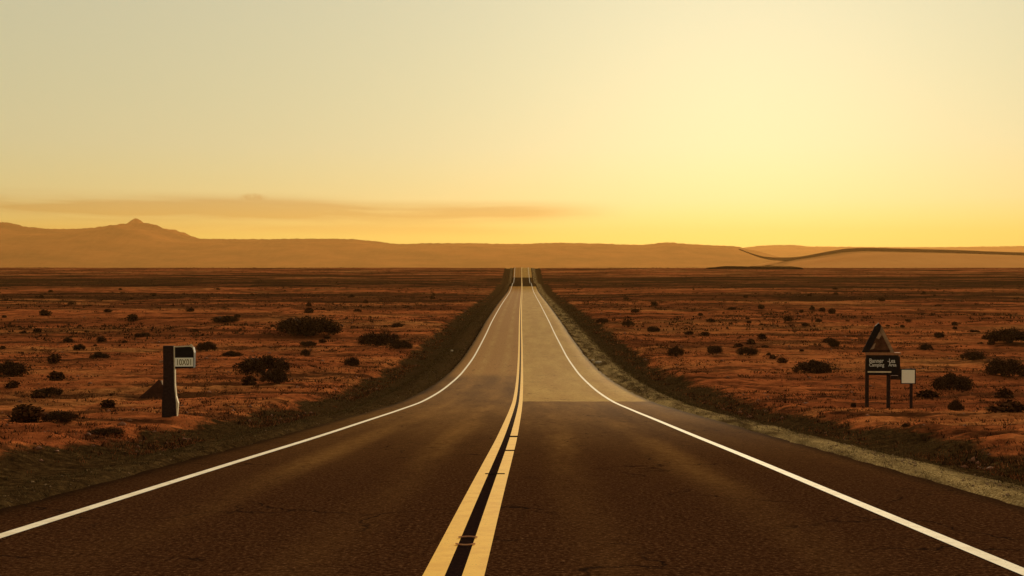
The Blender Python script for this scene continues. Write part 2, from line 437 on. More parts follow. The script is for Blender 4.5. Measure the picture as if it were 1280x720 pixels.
for i, (yc, w, lab) in enumerate([(23.0, .42, 'tar seam farthest up the right yellow stripe'), (19.0, .22, 'middle tar seam across the right yellow stripe'), (14.75, .09, 'nearest thin tar seam across the yellow stripe')]):
    tag(ribbon('tar_seam', (.05 if i < 2 else -.1), (.22 if i < 2 else .16), .011, M_TAR, yc - w / 2, yc + w / 2), lab, 'tar seam', kind='structure')

# two bits of rusty wire lying between the stripes, cracked paint beside them
def tube(path, r, seg=6):
    vs = []; fs = []
    for i, p in enumerate(path):
        p = Vector(p); d = (Vector(path[min(i + 1, len(path) - 1)]) - Vector(path[max(i - 1, 0)])).normalized()
        a = d.orthogonal().normalized(); b = d.cross(a)
        rr = r[i] if hasattr(r, '__len__') else r
        for k in range(seg):
            t = 2 * math.pi * k / seg; vs.append(p + a * math.cos(t) * rr + b * math.sin(t) * rr)
        if i:
            for k in range(seg):
                fs.append(((i - 1) * seg + k, (i - 1) * seg + (k + 1) % seg, i * seg + (k + 1) % seg, i * seg + k))
    fs.append(tuple(range(seg))[::-1]); fs.append(tuple(range((len(path) - 1) * seg, len(path) * seg)))
    return vs, fs
for yc, sw, lab in ((9.16, .01, 'curved bit of rusty wire between the yellow stripes, farther one'), (8.82, -.015, 'curved bit of rusty wire between the yellow stripes, nearer one')):
    pts = []
    for t in np.linspace(0, 1, 9):
        x = -.075 + .15 * t; y = yc + sw * math.sin(t * 3.1) * 4
        pts.append((x + float(cx(yc)), y, float(prof(y)) + .014))
    vs, fs = tube(pts, .0065)
    o = Vector(pts[0]); vs = [v - o for v in vs]
    w = mesh_obj('wire_scrap', vs, fs, M_RUST, loc=o); tag(w, lab, 'wire')

# ------------------------------------------------------------------ hills
def hillrange(name, prof_px, Y, depth_f, depth_b, m, label, x_ext=None, rough=1.0, base=-16, nr=61):
    px = np.array([p[0] for p in prof_px], float); py = np.array([p[1] for p in prof_px], float)
    X = (px - 640) / FPX * Y; H = EYE + (333 - py) / FPX * Y
    xx = np.linspace(X[0], X[-1], 1500)
    crest = pchip(X, H, xx)
    t = np.linspace(-1, 1, nr)
    XX, TT = np.meshgrid(xx, t)
    YYh = Y + np.where(TT < 0, TT * depth_f, TT * depth_b)
    sh = np.cos(np.clip(TT, -1, 1) * math.pi / 2) ** 1.3
    C = crest[None, :] - base
    L = depth_f / 3
    rid = fbm(XX / (L * .35), YYh / (L * .8), 5)
    Z = base + C * sh * (1 + rough * rid * .9 * (np.abs(TT) ** .7) * (1 - np.abs(TT))) + rough * C * .02 * fbm(XX / (L * .06), YYh / (L * .2), 4) * sh
    lim = EYE + (crest[None, :] - EYE) * YYh / Y - np.abs(TT) * C * .03
    lim = lim - np.abs(TT) * C * .03 - C * .11 * sstep(0, .085, np.abs(TT))
    Z = np.where(np.abs(TT) > 1e-6, np.minimum(Z, lim), Z) + C * .030 * fbm(XX / (L * .05), YYh / (L * .3), 4)
    V = np.stack([XX.ravel(), YYh.ravel(), Z.ravel()], 1)
    n, k = XX.shape; I = np.arange(n * k).reshape(n, k)
    F = np.stack([I[:-1, :-1].ravel(), I[:-1, 1:].ravel(), I[1:, 1:].ravel(), I[1:, :-1].ravel()], 1)
    o = np_mesh(name, V, F, m, smooth=True); tag(o, label, 'hills', kind='structure'); return o
main = [(-420, 300), (-300, 290), (-200, 292), (-120, 284), (-50, 279), (0, 277.5), (14, 279), (30, 283), (50, 285.5), (85, 286.2), (110, 285.2), (140, 281.5), (150, 280.2), (159, 279.4), (163.5, 275.5), (170, 272.6), (172.5, 273.6), (175, 278.0), (184, 279.4), (195, 281), (205, 286), (220, 292), (240, 298), (320, 299), (390, 298.2), (430, 298.6), (465, 301), (500, 305), (540, 304), (580, 303.8), (640, 305), (700, 303.5), (750, 304.5), (800, 306), (835, 303), (860, 305), (900, 307), (920, 308), (930, 310.5), (945, 316), (965, 321), (1000, 326), (1080, 331), (1200, 334)]
hillrange('hills', main, 9000, 1500, 2500, M_HILL, 'long hazy mountain ridge with a small rocky knob at the left')
back = [(500, 320), (620, 314), (760, 312), (900, 311), (935, 309), (960, 306.5), (990, 306.2), (1010, 308), (1050, 308.5), (1130, 309), (1250, 308), (1330, 306), (1420, 310), (1600, 312), (1750, 320)]
hillrange('hills', back, 13500, 2200, 3000, M_HILL, 'faint far mountain ridge behind the others at the right')
front = [(960, 331), (985, 324.5), (1010, 320.5), (1040, 315), (1060, 312.6), (1080, 312), (1130, 313), (1190, 314.6), (1240, 316.5), (1280, 318), (1400, 320), (1600, 326), (1700, 334)]
hillrange('hills', front, 2600, 700, 600, M_MESA, 'low smooth pale mesa in front of the ridge at the right', rough=.25)
# dark caprock rim running along the edge of the mesa and down its slope
rim = [(925, 311.5), (940, 317), (955, 321.3), (970, 323), (985, 323.2), (1000, 322), (1020, 318.6), (1040, 314.8), (1060, 312), (1080, 311.2), (1130, 312.2), (1190, 313.8), (1240, 315.8), (1280, 317), (1400, 319.5)]
rp = np.array(rim, float); rx = np.linspace(925, 1400, 240); rz = pchip(rp[:, 0], rp[:, 1], rx)
Yr = 2570.0
vs = []; fs = []
for i, (a, bq) in enumerate(zip(rx, rz)):
    x = (a - 640) / FPX * Yr; z = EYE + (333 - bq) / FPX * Yr
    k = float(sstep(925, 990, a)); w = .25 + 4.9 * k; w *= 1 + .25 * float(fbm(np.array(i / 9.), np.array(2.), 3))
    for dy, dz in ((-6, -w * .5), (-3, w * .15), (0, w * .5), (12, w * .35), (22, -w)):
        vs.append((x, Yr + dy, z + dz))
    if i:
        for q in range(5):
            fs.append(((i - 1) * 5 + q, (i - 1) * 5 + (q + 1) % 5, i * 5 + (q + 1) % 5, i * 5 + q))
o = mesh_obj('caprock', vs, fs, M_DARKROCK); tag(o, 'dark curving rock band along the crest of the pale mesa', 'rock band', kind='structure')
# low dark berm on the plateau edge
vs = []; fs = []
bx0, bx1 = (884 - 640) / FPX * 655, (1000 - 640) / FPX * 655
for i, t in enumerate(np.linspace(0, 1, 60)):
    x = bx0 + (bx1 - bx0) * t; h = (.65 + .3 * math.sin(t * 7)) * min(1, t * 5, (1 - t) * 4) + .05
    for dy, hh in ((-7, -.8), (-3, h * .55), (0, h), (2.5, h * .9), (7, -.8)):
        vs.append((x, 655 + dy + 3 * math.sin(t * 5), float(ground(x, 655 + dy, False)) + hh + .35 + .1 * random.random()))
    if i:
        for q in range(4):
            fs.append(((i - 1) * 5 + q, (i - 1) * 5 + q + 1, i * 5 + q + 1, i * 5 + q))
o = mesh_obj('berm', vs, fs, M_DARKROCK, smooth=True); tag(o, 'low dark earth bank on the plateau edge at the right', 'earth bank', kind='structure')

# ------------------------------------------------------------------ plants
def leaf_cloud(n, rx, ry_, rz, size, lobes=6, seed=0, up=.3):
    r = np.random.default_rng(seed)
    lc = np.clip(r.normal(size=(lobes, 3)), -1.3, 1.3) * [.36, .36, .25]; lc[:, 2] = np.abs(lc[:, 2]) + .25
    lr = r.uniform(.25, .5, lobes)
    if lobes <= 3:
        lc = lc * [.45, .45, .8]; lr = r.uniform(.42, .62, lobes)
    if lobes > 8:
        th = r.uniform(0, 6.283, lobes); rr = r.uniform(0, 1, lobes) ** .6 * .74
        lc = np.stack([np.cos(th) * rr, np.sin(th) * rr, .16 + (.42 - .40 * rr) * r.uniform(.5, 1.3, lobes)], 1); lr = r.uniform(.16, .36, lobes)
    k = r.integers(0, lobes, n)
    d = r.normal(size=(n, 3)); d /= np.linalg.norm(d, axis=1)[:, None]
    p = lc[k] + d * (lr[k] * r.uniform(.35, 1.05, n))[:, None]
    p[:, 2] = np.maximum(p[:, 2], .02 + .1 * r.random(n))
    p = p * [rx, ry_, rz]
    a = r.normal(size=(n, 3)) + d * up; a /= np.linalg.norm(a, axis=1)[:, None]
    b = np.cross(a, r.normal(size=(n, 3))); b /= np.linalg.norm(b, axis=1)[:, None]
    s = size * r.uniform(.6, 1.4, n)[:, None]
    V = np.stack([p - b * s * .35, p + a * s * .5 - b * 0, p + b * s * .35, p - a * s * .5], 1).reshape(-1, 3)
    F = np.arange(n * 4).reshape(n, 4)
    return V, F
def branches(rx, rz, n, seed):
    r = random.Random(seed); V = []; Fq = []
    for i in range(n):
        a = r.uniform(0, 6.28); L = r.uniform(.5, .95)
        pts = [(0.03 * math.cos(a), .03 * math.sin(a), -.08)]
        for t in (.35, .7, 1):
            pts.append((math.cos(a) * rx * .8 * L * t + r.uniform(-.04, .04), math.sin(a) * rx * .8 * L * t + r.uniform(-.04, .04), rz * (.75 * t ** .8) * L))
        v, f = tube(pts, [.018, .013, .009, .004], 5)
        k = len(V); V += v; Fq += [tuple(q + k for q in ff) for ff in f]
    return V, Fq
protos = []
for i in range(6):
    V, F = leaf_cloud(6500, 1, 1, 1, .065, 20 + 3 * i, 40 + i)
    me = np_mesh('foliage', V, F, M_SAGE)
    bv, bf = branches(1.15, 1.1, 26, i)
    st = mesh_obj('stem', bv, bf, M_WOODY)
    protos.append((me.data, st.data))
    bpy.data.objects.remove(me); bpy.data.objects.remove(st)
small_protos = []
for i in range(4):
    V, F = leaf_cloud(520, 1, 1, 1, .22, 3, 60 + i)
    me = np_mesh('small_sagebrush', V, F, M_SCRUB); small_protos.append(me.data); bpy.data.objects.remove(me)

def bush(px, py, wpx, hpx, label, group=None, name='sagebrush', k=None):
    x, y, z = onground(px, py)
    w = wpx / FPX * y / 2; h = hpx / FPX * y
    r = random.Random(int(px * 13 + py))
    fo, st = protos[r.randrange(6) if k is None else k]
    e = empty(name, (x, y, z - .03), r.uniform(0, 6.28))
    for nm, d in (('foliage', fo), ('stem', st)):
        o = link(bpy.data.objects.new(nm, d)); o.parent = e; o.scale = (w * .95, w * 1.0, h * .98)
    tag(e, label, 'bush', group); return e
G = 'larger sagebrush bushes on the plain'
big = [
 (388, 420, 92, 34, 'largest wide dark sagebrush thicket left of the road, in the upper field'),
 (362, 414, 44, 22, 'dark sagebrush overlapping the left end of the largest thicket'),
 (472, 431, 62, 24, 'wide low dark sagebrush beside the left verge, right of the largest thicket'),
 (500, 436, 34, 16, 'small dark sagebrush touching the left verge behind the low wide one'),
 (330, 470, 78, 34, 'big round dark sagebrush left of the road, nearer than the largest thicket'),
 (345, 482, 44, 24, 'dark sagebrush standing in front of the big round one on the left'),
 (60, 495, 44, 17, 'dark low sagebrush at the far left in front of the orange bank'),
 (258, 440, 30, 17, 'dark sagebrush just behind and right of the mailbox'),
 (385, 434, 26, 10, 'flat dark sagebrush between the two big thickets on the left'),
 (382, 446, 16, 12, 'small round sagebrush right of the big round left bush'),
 (440, 457, 26, 14, 'small sagebrush at the foot of the left verge'),
 (85, 428, 15, 9, 'small dark sagebrush, leftmost of a pair in the left field'),
 (99, 437, 18, 11, 'small dark sagebrush, right one of a pair in the left field'),
 (124, 448, 30, 13, 'dark sagebrush right below the pair in the left field'),
 (282, 403, 40, 12, 'long dark sagebrush clump far back in the left field'),
 (290, 445, 30, 9, 'flat sagebrush between the mailbox and the big round bush'),
 (496, 409, 16, 9, 'small dark sagebrush far up beside the left verge'),
 (180, 420, 18, 8, 'small dim sagebrush far behind the mailbox to its left'),
 (75, 528, 52, 18, 'low dark sagebrush at the lower left near the road edge'),
 (130, 540, 60, 14, 'low spreading dark scrub bush at the lower left below the orange soil'),
 (785, 408, 20, 10, 'small dark sagebrush, second from the right verge in the back row'),
 (753, 404, 20, 9, 'small dim sagebrush closest to the right verge'),
 (794, 391, 13, 7, 'smallest dark sagebrush up by the right verge'),
 (816, 414, 22, 10, 'dark oval sagebrush, third in the row right of the verge'),
 (845, 446, 26, 17, 'round dark sagebrush standing near the right verge below the row'),
 (893, 441, 28, 14, 'round dark sagebrush, left one of two beside each other in the right field'),
 (934, 445, 34, 14, 'dark sagebrush, right one of two beside each other in the right field'),
 (888, 403, 14, 7, 'small dark sagebrush in the middle of the right field'),
 (915, 387, 12, 5, 'tiny dark sagebrush far off in the right field'),
 (1042, 433, 19, 14, 'round dark sagebrush left of the peaked triangle sign'),
 (1015, 388, 8, 8, 'tiny upright dark shrub far off above the peaked triangle sign'),
 (1018, 466, 62, 24, 'shadow swath left of the black signboard, built as a wide low bush'),  # bush shape added to stand for a dark shadow swath
 (1067, 508, 10, 9, 'tiny bush by the left foot of the black signboard'),
 (1174, 422, 16, 10, 'small dark sagebrush right of the peaked triangle sign'),
 (1157, 438, 20, 10, 'small dark sagebrush behind the small white sign'),
 (1190, 487, 64, 30, 'big dark sagebrush right of the small white sign'),
 (1215, 450, 34, 16, 'dark sagebrush behind the big one at the right'),
 (1195, 514, 26, 20, 'dark sagebrush in front of the big one at the right'),
 (1240, 513, 16, 12, 'small sagebrush at the far right edge of the field'),
 (1255, 470, 60, 30, 'edge vignette at the extreme right of the field, built as a dark bush clump'),  # bush shape added to stand for the vignette's darkness at the right edge
 (1262, 430, 60, 26, 'dim dark bush clump far right behind the others, added for the edge vignette'),  # second clump added to carry the edge vignette farther back
 (12, 470, 60, 26, 'dark bush clump cut by the left edge of the picture'),
 (1132, 535, 12, 8, 'tiny bush below the small white sign'),
]
for b_ in big: bush(*b_, group=G)

# countable small ones: three look-alike groups
def scatter_small(n, xr, yr, label, group, seed):
    r = random.Random(seed); c = 0
    while c < n:
        px = r.uniform(*xr); py = yr[0] + (yr[1] - yr[0]) * r.random() ** 1.4
        x, y, z = onground(px, py)
        au = abs(x - float(cx(y)))
        if au < 13 or (150 < px < 250 and py > 455): continue
        d = small_protos[r.randrange(4)]
        o = link(bpy.data.objects.new('small_sagebrush', d))
        w = r.uniform(.35, .95) * (1 + (y > 150) * .5)
        o.location = (x, y, z - .04); o.scale = (w, w, w * r.uniform(.55, .85)); o.rotation_euler = (0, 0, r.uniform(0, 6.28))
        tag(o, label, 'bush', group); c += 1
scatter_small(46, (-60, 600), (362, 430), 'small dark sagebrush dot far out on the plain left of the road', 'far small bushes left of the road', 1)
scatter_small(48, (720, 1340), (362, 430), 'small dark sagebrush dot far out on the plain right of the road', 'far small bushes right of the road', 2)
scatter_small(12, (-40, 420), (430, 540), 'knee-high dry bush in the nearer red field left of the road', 'near small bushes left of the road', 3)
scatter_small(14, (840, 1330), (430, 540), 'knee-high dry bush in the nearer red field right of the road', 'near small bushes right of the road', 4)

# uncountable cover
def tufts(name, n, sampler, blades, hmin, hmax, lean, width, m, label, seed):
    r = np.random.default_rng(seed)
    x, y = sampler(r, n); n = len(x)
    z = ground(x, y)
    X = np.repeat(x, blades); Yb = np.repeat(y, blades); Z = np.repeat(z, blades); k = len(X)
    sc = np.repeat(np.clip(y / 22, 1, 6), blades)
    a = r.uniform(0, 2 * np.pi, k); h = r.uniform(hmin, hmax, k) * np.repeat(r.uniform(.5, 1.3, n), blades) * sc ** .35
    l = r.uniform(.1, lean, k) * h
    X = X + r.normal(size=k) * .05 * sc; Yb = Yb + r.normal(size=k) * .05 * sc
    w = width * sc * r.uniform(.6, 1.4, k); t = r.uniform(0, 2 * np.pi, k)
    P0 = np.stack([X - np.cos(t) * w, Yb - np.sin(t) * w, Z - .02], 1)
    P1 = np.stack([X + np.cos(t) * w, Yb + np.sin(t) * w, Z - .02], 1)
    P2 = np.stack([X + np.cos(a) * l, Yb + np.sin(a) * l, Z + h], 1)
    V = np.stack([P0, P1, P2], 1).reshape(-1, 3); F = np.arange(k * 3).reshape(k, 3)
    o = np_mesh(name, V, F, m); tag(o, label, 'grass', kind='stuff'); return o
def samp_verge(side, a0, a1, y0=4, y1=240, p=1.0):
    def f(r, n):
        y = np.exp(r.uniform(math.log(y0), math.log(y1), n)); au = a0 + (a1 - a0) * r.random(n) ** p
        au = au + .4 * r.normal(size=n)
        den = fbm(au * .9 + side * 30, y * .35, 3)
        k = (den > -.08 + .1 * r.normal(size=n)) & (au > .25)
        au = au[k]; y = y[k]
        x = cx(y) + (au + R_EDGE if side > 0 else -au + L_EDGE)
        return x, y
    return f
tufts('verge_grass', 26000, samp_verge(1, 1.2, 5.5), 5, .015, .055, 1.9, .005, M_GRASS, 'short dry olive grass on the right verge', 21)
tufts('verge_grass', 26000, samp_verge(-1, .6, 5.6), 5, .015, .055, 1.9, .005, M_GRASS, 'short dry olive grass on the left verge', 22)
def samp_field(r, n):
    y = np.exp(r.uniform(math.log(9), math.log(330), n)); s = np.where(r.random(n) < .5, -1, 1)
    au = 3.8 + r.random(n) ** 1.3 * (y * .75 + 8)
    den = fbm(s * au / 5, y / 5, 4)
    k = den > .0 + .07 * r.normal(size=n)
    y, s, au = y[k], s[k], au[k]
    return cx(y) + np.where(s > 0, au + R_EDGE, -au + L_EDGE), y
tufts('dry_grass', 60000, samp_field, 5, .03, .09, 1.3, .008, M_REDGRASS, 'sparse dry reddish grass over the red soil', 23)
tufts('low_scrub', 34000, samp_field, 6, .03, .11, 1.6, .014, M_SCRUB, 'low dark twiggy scrub over the red soil', 24)
def samp_far(r, n):
    y = r.uniform(120, 690, n); x = r.uniform(-1, 1, n) * (y * .62)
    k = (np.abs(x - cx(y)) > 13) & (fbm(x / 60, y / 16, 3) > .0)
    return x[k], y[k]
tufts('far_scrub', 14000, samp_far, 6, .08, .22, 1.3, .02, M_SCRUB, 'distant dark sage scrub in belts across the plain', 25)
# stones of the gravel shoulder and the field
def stones(name, n, sampler, smin, smax, m, label, seed):
    r = np.random.default_rng(seed); x, y = sampler(r, n); n = len(x); z = ground(x, y)
    base = np.array([(1, 0, 0), (-1, 0, 0), (0, 1, 0), (0, -1, 0), (0, 0, 1), (0, 0, -1)], float)
    fc = np.array([(0, 2, 4), (2, 1, 4), (1, 3, 4), (3, 0, 4), (2, 0, 5), (1, 2, 5), (3, 1, 5), (0, 3, 5)])
    s = (smin + (smax - smin) * r.random(n) ** 4) * np.clip(y / 30, 1, 4) ** .5
    V = base[None] * (s[:, None, None] * r.uniform(.6, 1.3, (n, 6, 1))) * [1, 1, .6] + r.normal(size=(n, 6, 3)) * (s * .15)[:, None, None]
    V = V + np.stack([x, y, z + s * .2], 1)[:, None, :]
    F = fc[None] + (np.arange(n) * 6)[:, None, None]
    o = np_mesh(name, V.reshape(-1, 3), F.reshape(-1, 3), m); tag(o, label, 'stones', kind='stuff'); return o
stones('shoulder_gravel', 9000, samp_verge(1, .5, 1.9, 4, 160), .008, .035, M_STONE, 'pale gravel scattered along the right shoulder', 31)
stones('shoulder_gravel', 2200, samp_verge(-1, .3, 1.2, 4, 160), .008, .028, M_STONE, 'pale gravel scattered along the left shoulder', 32)
stones('field_stones', 9000, samp_field, .015, .11, M_ROCK, 'reddish stones strewn over the desert soil', 33)

# ------------------------------------------------------------------ rocks
def rock(name, loc, dims, m, seed, pts=None, rz=0, sub=3, amp=.12, parent=None):
    bm = bmesh.new()
    if pts is None:
        bmesh.ops.create_icosphere(bm, subdivisions=sub, radius=1)
    else:
        for p in pts: bm.verts.new(p)
        bmesh.ops.convex_hull(bm, input=bm.verts)
        bmesh.ops.triangulate(bm, faces=bm.faces)
        bmesh.ops.subdivide_edges(bm, edges=bm.edges, cuts=4, use_grid_fill=True)
    for v in bm.verts:
        n = mnoise.fractal(v.co * 1.6 + Vector((seed, seed * 2, 0)), 1, 2, 4)
        q = v.co.normalized() * n * amp
        v.co += q
        if pts is None:
            v.co.z = round(v.co.z * 3 + n) / 3 * .35 + v.co.z * .65
    for v in bm.verts: v.co = Vector((v.co.x * dims[0], v.co.y * dims[1], v.co.z * dims[2]))
    return bm_obj(name, bm, m, parent=parent, loc=loc, rot=(0, 0, rz))
# pyramid-shaped rock left of the mailbox
x, y, z = onground(192, 498)
o = rock('pointed_rock', (x, y, z - .05), (.40 / 27 * y, .45, .50 / 27 * y), M_ROCKD, 3,
         [(-1.0, -.5, 0), (.45, -.9, 0), (.95, .2, 0), (-.7, .9, 0), (.32, -.1, 1.0), (.42, .05, .96)], amp=.05)
tag(o, 'dark pyramid-shaped rock leaning low behind the mailbox post', 'rock')
x, y, z = onground(202, 497)
o = rock('sunlit_face', (x + .02, y - .15, z - .03), (.11, .12, .44 / 27 * y), M_PALE, 5, [(-1.0, -.6, 0.1), (.6, -.9, 0), (.9, .5, 0), (-.6, .7, 0), (-.9, -.4, .95), (.8, -.5, 1.0), (.6, .4, .98), (-.8, .3, .95)], amp=.04)
tag(o, 'sunlit right face of the dark pyramid rock, added as a pale slab by the mailbox post', 'rock')  # pale piece added to stand for the pyramid rock's sunlit side
# pale stones on the right verge
for i, (px, py, s, lab) in enumerate([(748, 454, .20, 'larger pale stone on the dark right verge'), (741, 451, .12, 'small pale stone left of the larger one on the right verge'), (565, 439, .12, 'small pale stone on the dark left verge'),
                                      (729, 446, .10, 'smallest pale stone by the gravel edge on the right')]):
    x, y, z = onground(px, py)
    o = rock('pale_stone', (x, y, z + s * .3), (s * 1.5, s, s * .7), M_PALE, i + 4, sub=2, amp=.2, rz=i)
    tag(o, lab, 'stone')
# ------------------------------------------------------------------ signs
def text_mesh(name, body, size, m, parent, loc, sx=1.0, depth=.002, align='LEFT'):
    cu = bpy.data.curves.new(name, 'FONT'); cu.body = body; cu.size = size; cu.extrude = depth; cu.align_x = align; cu.offset = size * .012
    t = bpy.data.objects.new(name, cu); COL.objects.link(t)
    dg = bpy.context.evaluated_depsgraph_get(); me = bpy.data.meshes.new_from_object(t.evaluated_get(dg))
    bpy.data.objects.remove(t)
    me.materials.clear(); me.materials.append(m)
    o = link(bpy.data.objects.new(name, me)); o.parent = parent; o.location = loc
    o.rotation_euler = (math.radians(90), 0, 0); o.scale = (sx, 1, 1)
    return o

# roadside mailbox on a dark slab post (left)
x, y, z = onground(212, 523)
u = y / FPX
MB = empty('mailbox', (x, y, z), math.radians(4)); tag(MB, 'dark mailbox with white number plate on a slab post, left of the road', 'mailbox')
bm = bmesh.new(); prism(bm, [(-9 * u, -.15), (9 * u, -.15), (9 * u, 4 * u), (8.5 * u, 20 * u), (6.5 * u, 40 * u), (6 * u, 91 * u), (-7 * u, 91 * u), (-7 * u, 40 * u), (-9 * u, 18 * u)], -.07, .07)
bm_obj('post', bm, M_DWOOD, MB, bevel=.006)
bm = bmesh.new(); prism(bm, [(8.6 * u, -.1), (10 * u, 2 * u), (11.5 * u, 19 * u), (9 * u, 28 * u), (7.7 * u, 44 * u), (7.6 * u, 90 * u), (6.15 * u, 90 * u), (6.6 * u, 40 * u), (8.7 * u, 20 * u), (9.1 * u, 4 * u)], -.085, .05)
bm_obj('sunlit_edge', bm, M_EDGE, MB)  # sunlit right side of the post, put in as pale colour
bm = bmesh.new(); prism(bm, [(7.8 * u, 63 * u), (30.5 * u, 63 * u), (31 * u, 82 * u), (29.5 * u, 88.5 * u), (26 * u, 91 * u), (7.8 * u, 90 * u)], -.09, .22)
body = bm_obj('box', bm, M_BLACK, MB, bevel=.006)
bm = bmesh.new(); prism(bm, [(7.8 * u, 90.3 * u), (25 * u, 90.8 * u), (27.5 * u, 93.3 * u), (29.5 * u, 92 * u), (31.6 * u, 84 * u), (31.3 * u, 75 * u), (30.9 * u, 84 * u), (29 * u, 88.8 * u), (25.5 * u, 91.4 * u) if False else (26.4 * u, 89.9 * u), (7.8 * u, 89.2 * u)], -.102, -.094)
rimo = bm_obj('rim', bm, M_EDGE, body)
bm = bmesh.new(); box(bm, (19 * u, -.100, 70.6 * u), (22.5 * u, .012, 11 * u)); pl = bm_obj('number_plate', bm, M_PLATE, MB, bevel=.002)
text_mesh('number', '10X01', 10.5 * u, M_INK, pl, (9.2 * u, -.109, 67 * u), sx=.70)
bm = bmesh.new(); box(bm, (-9.5 * u, 0, 71 * u), (5 * u, .08, 3 * u)); bm_obj('bracket', bm, M_BROWN, MB, bevel=.004)

# black signboard on two posts (right)
x, y, z = onground(1096, 509)
u = y / FPX
SB = empty('signboard', (x, y, z), math.radians(-3)); tag(SB, 'black signboard with white lettering and a worn triangle on top, right of the road', 'sign')
for pxo, hh in ((-12.0, 62), (14.5, 55)):
    bm = bmesh.new(); box(bm, (pxo * u, .04, (hh * u - .2) / 2), (4.2 * u, .09, hh * u + .2)); bm_obj('post', bm, M_DWOOD, SB, bevel=.006)
bm = bmesh.new(); box(bm, (6 * u, -.035, 54 * u), (40 * u, .05, 25 * u)); bd = bm_obj('board', bm, M_BLACK, SB, bevel=.004)
bm = bmesh.new(); box(bm, (7 * u, -.02, 68.3 * u), (43 * u, .14, 3.2 * u)); bm_obj('cap_rail', bm, M_BROWN, SB, bevel=.006)
bm = bmesh.new(); prism(bm, [(26.2 * u, 65 * u), (28 * u, 65 * u), (29.5 * u, 36 * u), (17 * u, 36 * u), (17 * u, 41 * u), (26.2 * u, 41 * u)], .0, .03); bm_obj('side_panel', bm, M_DWOOD, SB)
# weathered triangular warning sign standing on the cap rail
bm = bmesh.new(); prism(bm, [(-16 * u, 71.5 * u), (19 * u, 71.5 * u), (2 * u, 104 * u)], -.012, .012); tri = bm_obj('warning_triangle', bm, M_TRI, SB)
bm = bmesh.new()
prism(bm, [(-19 * u, 69.9 * u), (-11 * u, 69.9 * u), (3.5 * u, 98 * u), (4.5 * u, 104 * u), (1.5 * u, 107 * u), (-3 * u, 103 * u)], -.03, .02); bm_obj('dark_border', bm, M_BLACK, tri)
bm = bmesh.new()
prism(bm, [(5 * u, 103.5 * u), (3.2 * u, 97 * u), (16 * u, 72 * u), (16 * u, 69.9 * u), (21 * u, 69.9 * u)], -.028, .018); bm_obj('tan_border', bm, M_STONE, tri)
bm = bmesh.new(); prism(bm, [(-11 * u, 69.9 * u), (16 * u, 69.9 * u), (14.7 * u, 73 * u), (-9.4 * u, 73 * u)], -.026, .016); bm_obj('lower_border', bm, M_ROCKD, tri)
bm = bmesh.new(); prism(bm, [(-9 * u, 73.5 * u), (-4 * u, 74.5 * u), (-1.8 * u, 82 * u), (-4.0 * u, 80.5 * u), (-6 * u, 77 * u)], -.020, -.010)
prism(bm, [(-1.5 * u, 88 * u), (2 * u, 86.5 * u), (5.5 * u, 92 * u), (3 * u, 96 * u), (0 * u, 92.5 * u)], -.020, -.010); bm_obj('worn_symbol', bm, M_STONE, tri)
text_mesh('lettering', 'Banner', 7.4 * u, M_LETTER, bd, (-10.3 * u, -.064, 57.2 * u), sx=.84)
text_mesh('lettering', '-Lea', 7.4 * u, M_LETTER, bd, (12.3 * u, -.064, 57.2 * u), sx=.74)
text_mesh('lettering', 'Camping', 6.2 * u, M_LETTER, bd, (-10.3 * u, -.064, 52.4 * u), sx=.84)
text_mesh('lettering', 'Area', 6.0 * u, M_LETTER, bd, (13.6 * u, -.064, 52.6 * u), sx=.82)
bm = bmesh.new(); box(bm, (2.5 * u, -.064, 45.6 * u), (29 * u, .006, 1.7 * u)); bm_obj('pale_stripe', bm, M_EDGE, bd)

# small white sign on one post
x, y, z = onground(1138, 511.5)
u = y / FPX
WS = empty('small_sign', (x, y, z), math.radians(-6)); tag(WS, 'small blank white square sign on a thin dark post', 'sign')
bm = bmesh.new(); box(bm, (1.0 * u, .03, (34 * u - .2) / 2), (3.4 * u, .06, 34 * u + .2)); bm_obj('post', bm, M_DWOOD, WS, bevel=.005)
bm = bmesh.new(); box(bm, (-3 * u, -.012, 41.5 * u), (15.8 * u, .022, 16.6 * u)); pn = bm_obj('panel', bm, M_PLATE, WS, bevel=.003)
bm = bmesh.new(); box(bm, (-3 * u, .012, 41.8 * u), (18.6 * u, .02, 19.0 * u)); bm_obj('backing', bm, M_BLACK, WS, bevel=.003)

# ------------------------------------------------------------------ haze
HZ = bpy.data.materials.new('haze'); HZ.use_nodes = True
nt = HZ.node_tree; nt.nodes.clear()
out = N(nt, 'ShaderNodeOutputMaterial'); pv = N(nt, 'ShaderNodeVolumePrincipled')
pv.inputs['Color'].default_value = (.96, .50, .15, 1); pv.inputs['Density'].default_value = 4.6e-5
pv.inputs['Anisotropy'].default_value = .35
nt.links.new(pv.outputs[0], out.inputs['Volume'])
bm = bmesh.new(); box(bm, (0, 8350, 262), (29000, 16900, 580))
hz = bm_obj('haze', bm, HZ); tag(hz, 'thin golden haze over the whole plain', 'haze', kind='stuff')

